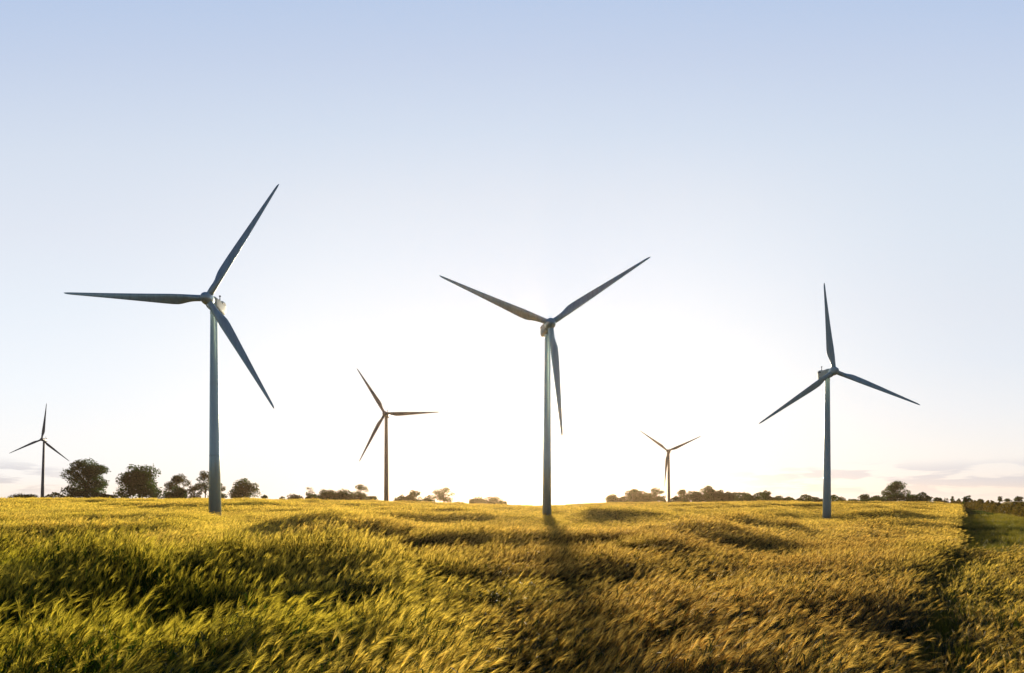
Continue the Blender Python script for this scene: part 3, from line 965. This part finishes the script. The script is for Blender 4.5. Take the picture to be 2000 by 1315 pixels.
def plant_crop():
    rng = np.random.default_rng(4)
    Ps, I = [], []
    for y0, y1, st, i0, nn in ((1.2, 24, .20, 0, NEAR), (24, 62, .40, NEAR, MID), (62, RIM + 4, .78, NEAR + MID, FAR_)):
        p = jitter_grid(y0, y1, st, rng)
        Ps.append(p); I.append(i0 + rng.integers(0, nn, len(p)))
    p = np.vstack(Ps); idx = np.concatenate(I)
    x, y = p[:, 0], p[:, 1]
    off, al = track_off(x, y), track_along(x, y)
    off = off + .5 * (vnoise(x / 1.3, y / 1.3, 61) - .5)
    rut = .30
    keep = (off < -.08) & ~((off > -.4) & (rng.uniform(0, 1, len(x)) < .45))
    # near the camera the headland right of the wheel rut carries a thinner crop mixed with grass
    head = (off > rut) & (al < 22) & (rng.uniform(0, 1, len(x)) < .62 * (1 - sstep(12, 22, al)) * (1 - sstep(4, 9, off)))
    keep |= head
    for bx, by in TOWERS:
        keep &= np.hypot(x - bx, y - by) > .55
    keep &= ~((y > 140) & (x > 100))
    x, y, idx, off, head = x[keep], y[keep], idx[keep], off[keep], head[keep]
    n = len(x)
    rl = relief(x, y)
    col = CX + F * x / y
    near = 1 - sstep(14, 30, y)
    hf = .96 + .48 * (vnoise(x / .62, y / .55, 22) - .5) * (.3 + .7 * near) + .25 * np.clip(rl, -.3, .5)
    hf *= np.where(head, .85, 1.0)
    hf = np.where((off > -3.2) & (off < 0) & (y > 16), np.maximum(hf, 1.05), hf)
    hf = np.clip(hf, .5, 1.3) * np.where(rng.uniform(0, 1, n) < .05, 1.15, 1.0)
    hf *= 1 - .25 * sstep(-.5, -.1, off) * (y < 20) * (~head)
    for bx, by in TOWERS:                                        # lower crop just in front of each tower foot
        near = np.exp(-(((x - bx * y / by) / 1.4) ** 2 + ((y - by + 2.5) / 3.5) ** 2))
        hf = hf * (1 - .30 * near)
    ripe_lit = np.clip(.05 + .42 * sstep(7, 26, y) * (1 - sstep(500, 1300, col)) + .85 * sstep(250, 1350, col + 420 * (vnoise(x / 5, y / 6, 31) - .5)) + .35 * (vnoise(x / 1.6, y / 1.6, 32) - .5) - .25 * sstep(1650, 1900, col) * (y < 40), 0, 1)  # ripeness, with darker near and sunlit far crop painted into the colour
    ripe_lit = np.minimum(ripe_lit, 1 - .32 * sstep(18, 50, y))  # far crop held to the paler tone, its brightness put into colour
    yaw = rng.normal(0, .35, n) + 1.2 * (vnoise(x / 7, y / 7, 41) - .5)
    tilt = -.16 + .28 * sstep(300, 1300, col) + .50 * (vnoise(x / 2.4, y / 2.0, 42) - .5)
    tiltx = .35 * (vnoise(x / 4, y / 4, 43) - .5)
    ROT = np.stack([tiltx, tilt, yaw], 1)
    sxy = rng.uniform(.92, 1.15, n)
    SCL = np.stack([sxy, sxy, hf * rng.uniform(.93, 1.07, n)], 1)
    z = ground(x, y) + rl - .02
    return scatter('barley_field', 'ripening barley leaning in the wind across the whole field', 'barley', CROP_COLL, np.stack([x, y, z], 1), ROT, SCL, idx, ripe_lit, AWN)


plant_crop()

GRASS_COLL = coll_of('grass tufts', [grass_tuft('grass_%02d' % i, 200 + i, 60, .22, .30, .007) for i in range(4)] +
                     [grass_tuft('grass_%02d' % (4 + i), 220 + i, 70, .45, .30, .02) for i in range(4)])


def plant_grass():
    rng = np.random.default_rng(14)
    P, I, S, G = [], [], [], []
    def add(n, a0, a1, o0, o1, i0, s0, s1, tone):
        al = rng.uniform(a0, a1, n); of = rng.uniform(o0, o1, n)
        x = TA[0] + TD[0] * al + TN[0] * of; y = TA[1] + TD[1] * al + TN[1] * of
        ok = (y > 3) & (np.abs(x) < y * .86 + 3)
        x, y, of = x[ok], y[ok], of[ok]
        P.append(np.stack([x, y, ground(x, y) - .01], 1))
        I.append(i0 + rng.integers(0, 4, len(x)))
        S.append(rng.uniform(s0, s1, len(x)) * (.7 + .6 * vnoise(x / 1.5, y / 1.5, 51)))
        G.append(np.clip(tone + .6 * (vnoise(x / 2, y / 2, 52) - .5), 0, 1))  # verge yellower; its sunlight and the track's shade also put into grass colour
    add(7000, -9, 24, -.1, 12, 0, 1.0, 2.3, .35)       # long grass beside the camera, right of the rut
    add(1800, -9, 30, -.7, .5, 0, .35, .9, .15)        # the rut itself
    add(7000, 20, 70, -.6, 4.6, 0, .22, .9, .12)         # mown track
    add(1400, 20, 90, .2, 5.2, 0, .9, 1.8, .6)
    add(6000, 60, 175, -.6, 5.0, 4, .25, .7, .15)
    add(9000, 24, 80, 4.2, 22, 0, .8, 1.6, .75)       # rough verge up to the hedge
    add(9000, 70, 190, 4.6, 30, 4, .8, 1.6, .8)
    P, I, S, G = np.vstack(P), np.concatenate(I), np.concatenate(S), np.concatenate(G)
    n = len(P)
    ROT = np.stack([np.zeros(n), np.zeros(n), rng.uniform(0, 6.28, n)], 1)
    scatter('track_grass', 'green grass on the track and verge beside the hedge at right', 'grass', GRASS_COLL, P, ROT, np.stack([np.ones(n), np.ones(n), S], 1), I, G, GRASS)


plant_grass()

# ------------------------------------------------------------------ summer haze
def haze():
    r_ = 2150.0
    x0, x1, y0, y1, z0, z1 = -r_, r_, -r_, r_, -120.0, 35.0
    V = [(x, y, z) for x in (x0, x1) for y in (y0, y1) for z in (z0, z1)]
    Fc = [(0, 1, 3, 2), (4, 6, 7, 5), (0, 4, 5, 1), (2, 3, 7, 6), (0, 2, 6, 4), (1, 5, 7, 3)]
    m_, t, out = new_mat('warm haze')
    v = t.n('ShaderNodeVolumePrincipled')
    v.inputs['Color'].default_value = (1.0, .70, .41, 1)
    v.inputs['Density'].default_value = 0.00012
    v.inputs['Anisotropy'].default_value = 0.82
    t.l(v.outputs[0], out.inputs['Volume'])
    o = mesh_obj('haze', V, Fc, m_)
    tag(o, kind='stuff')
    return o


haze()
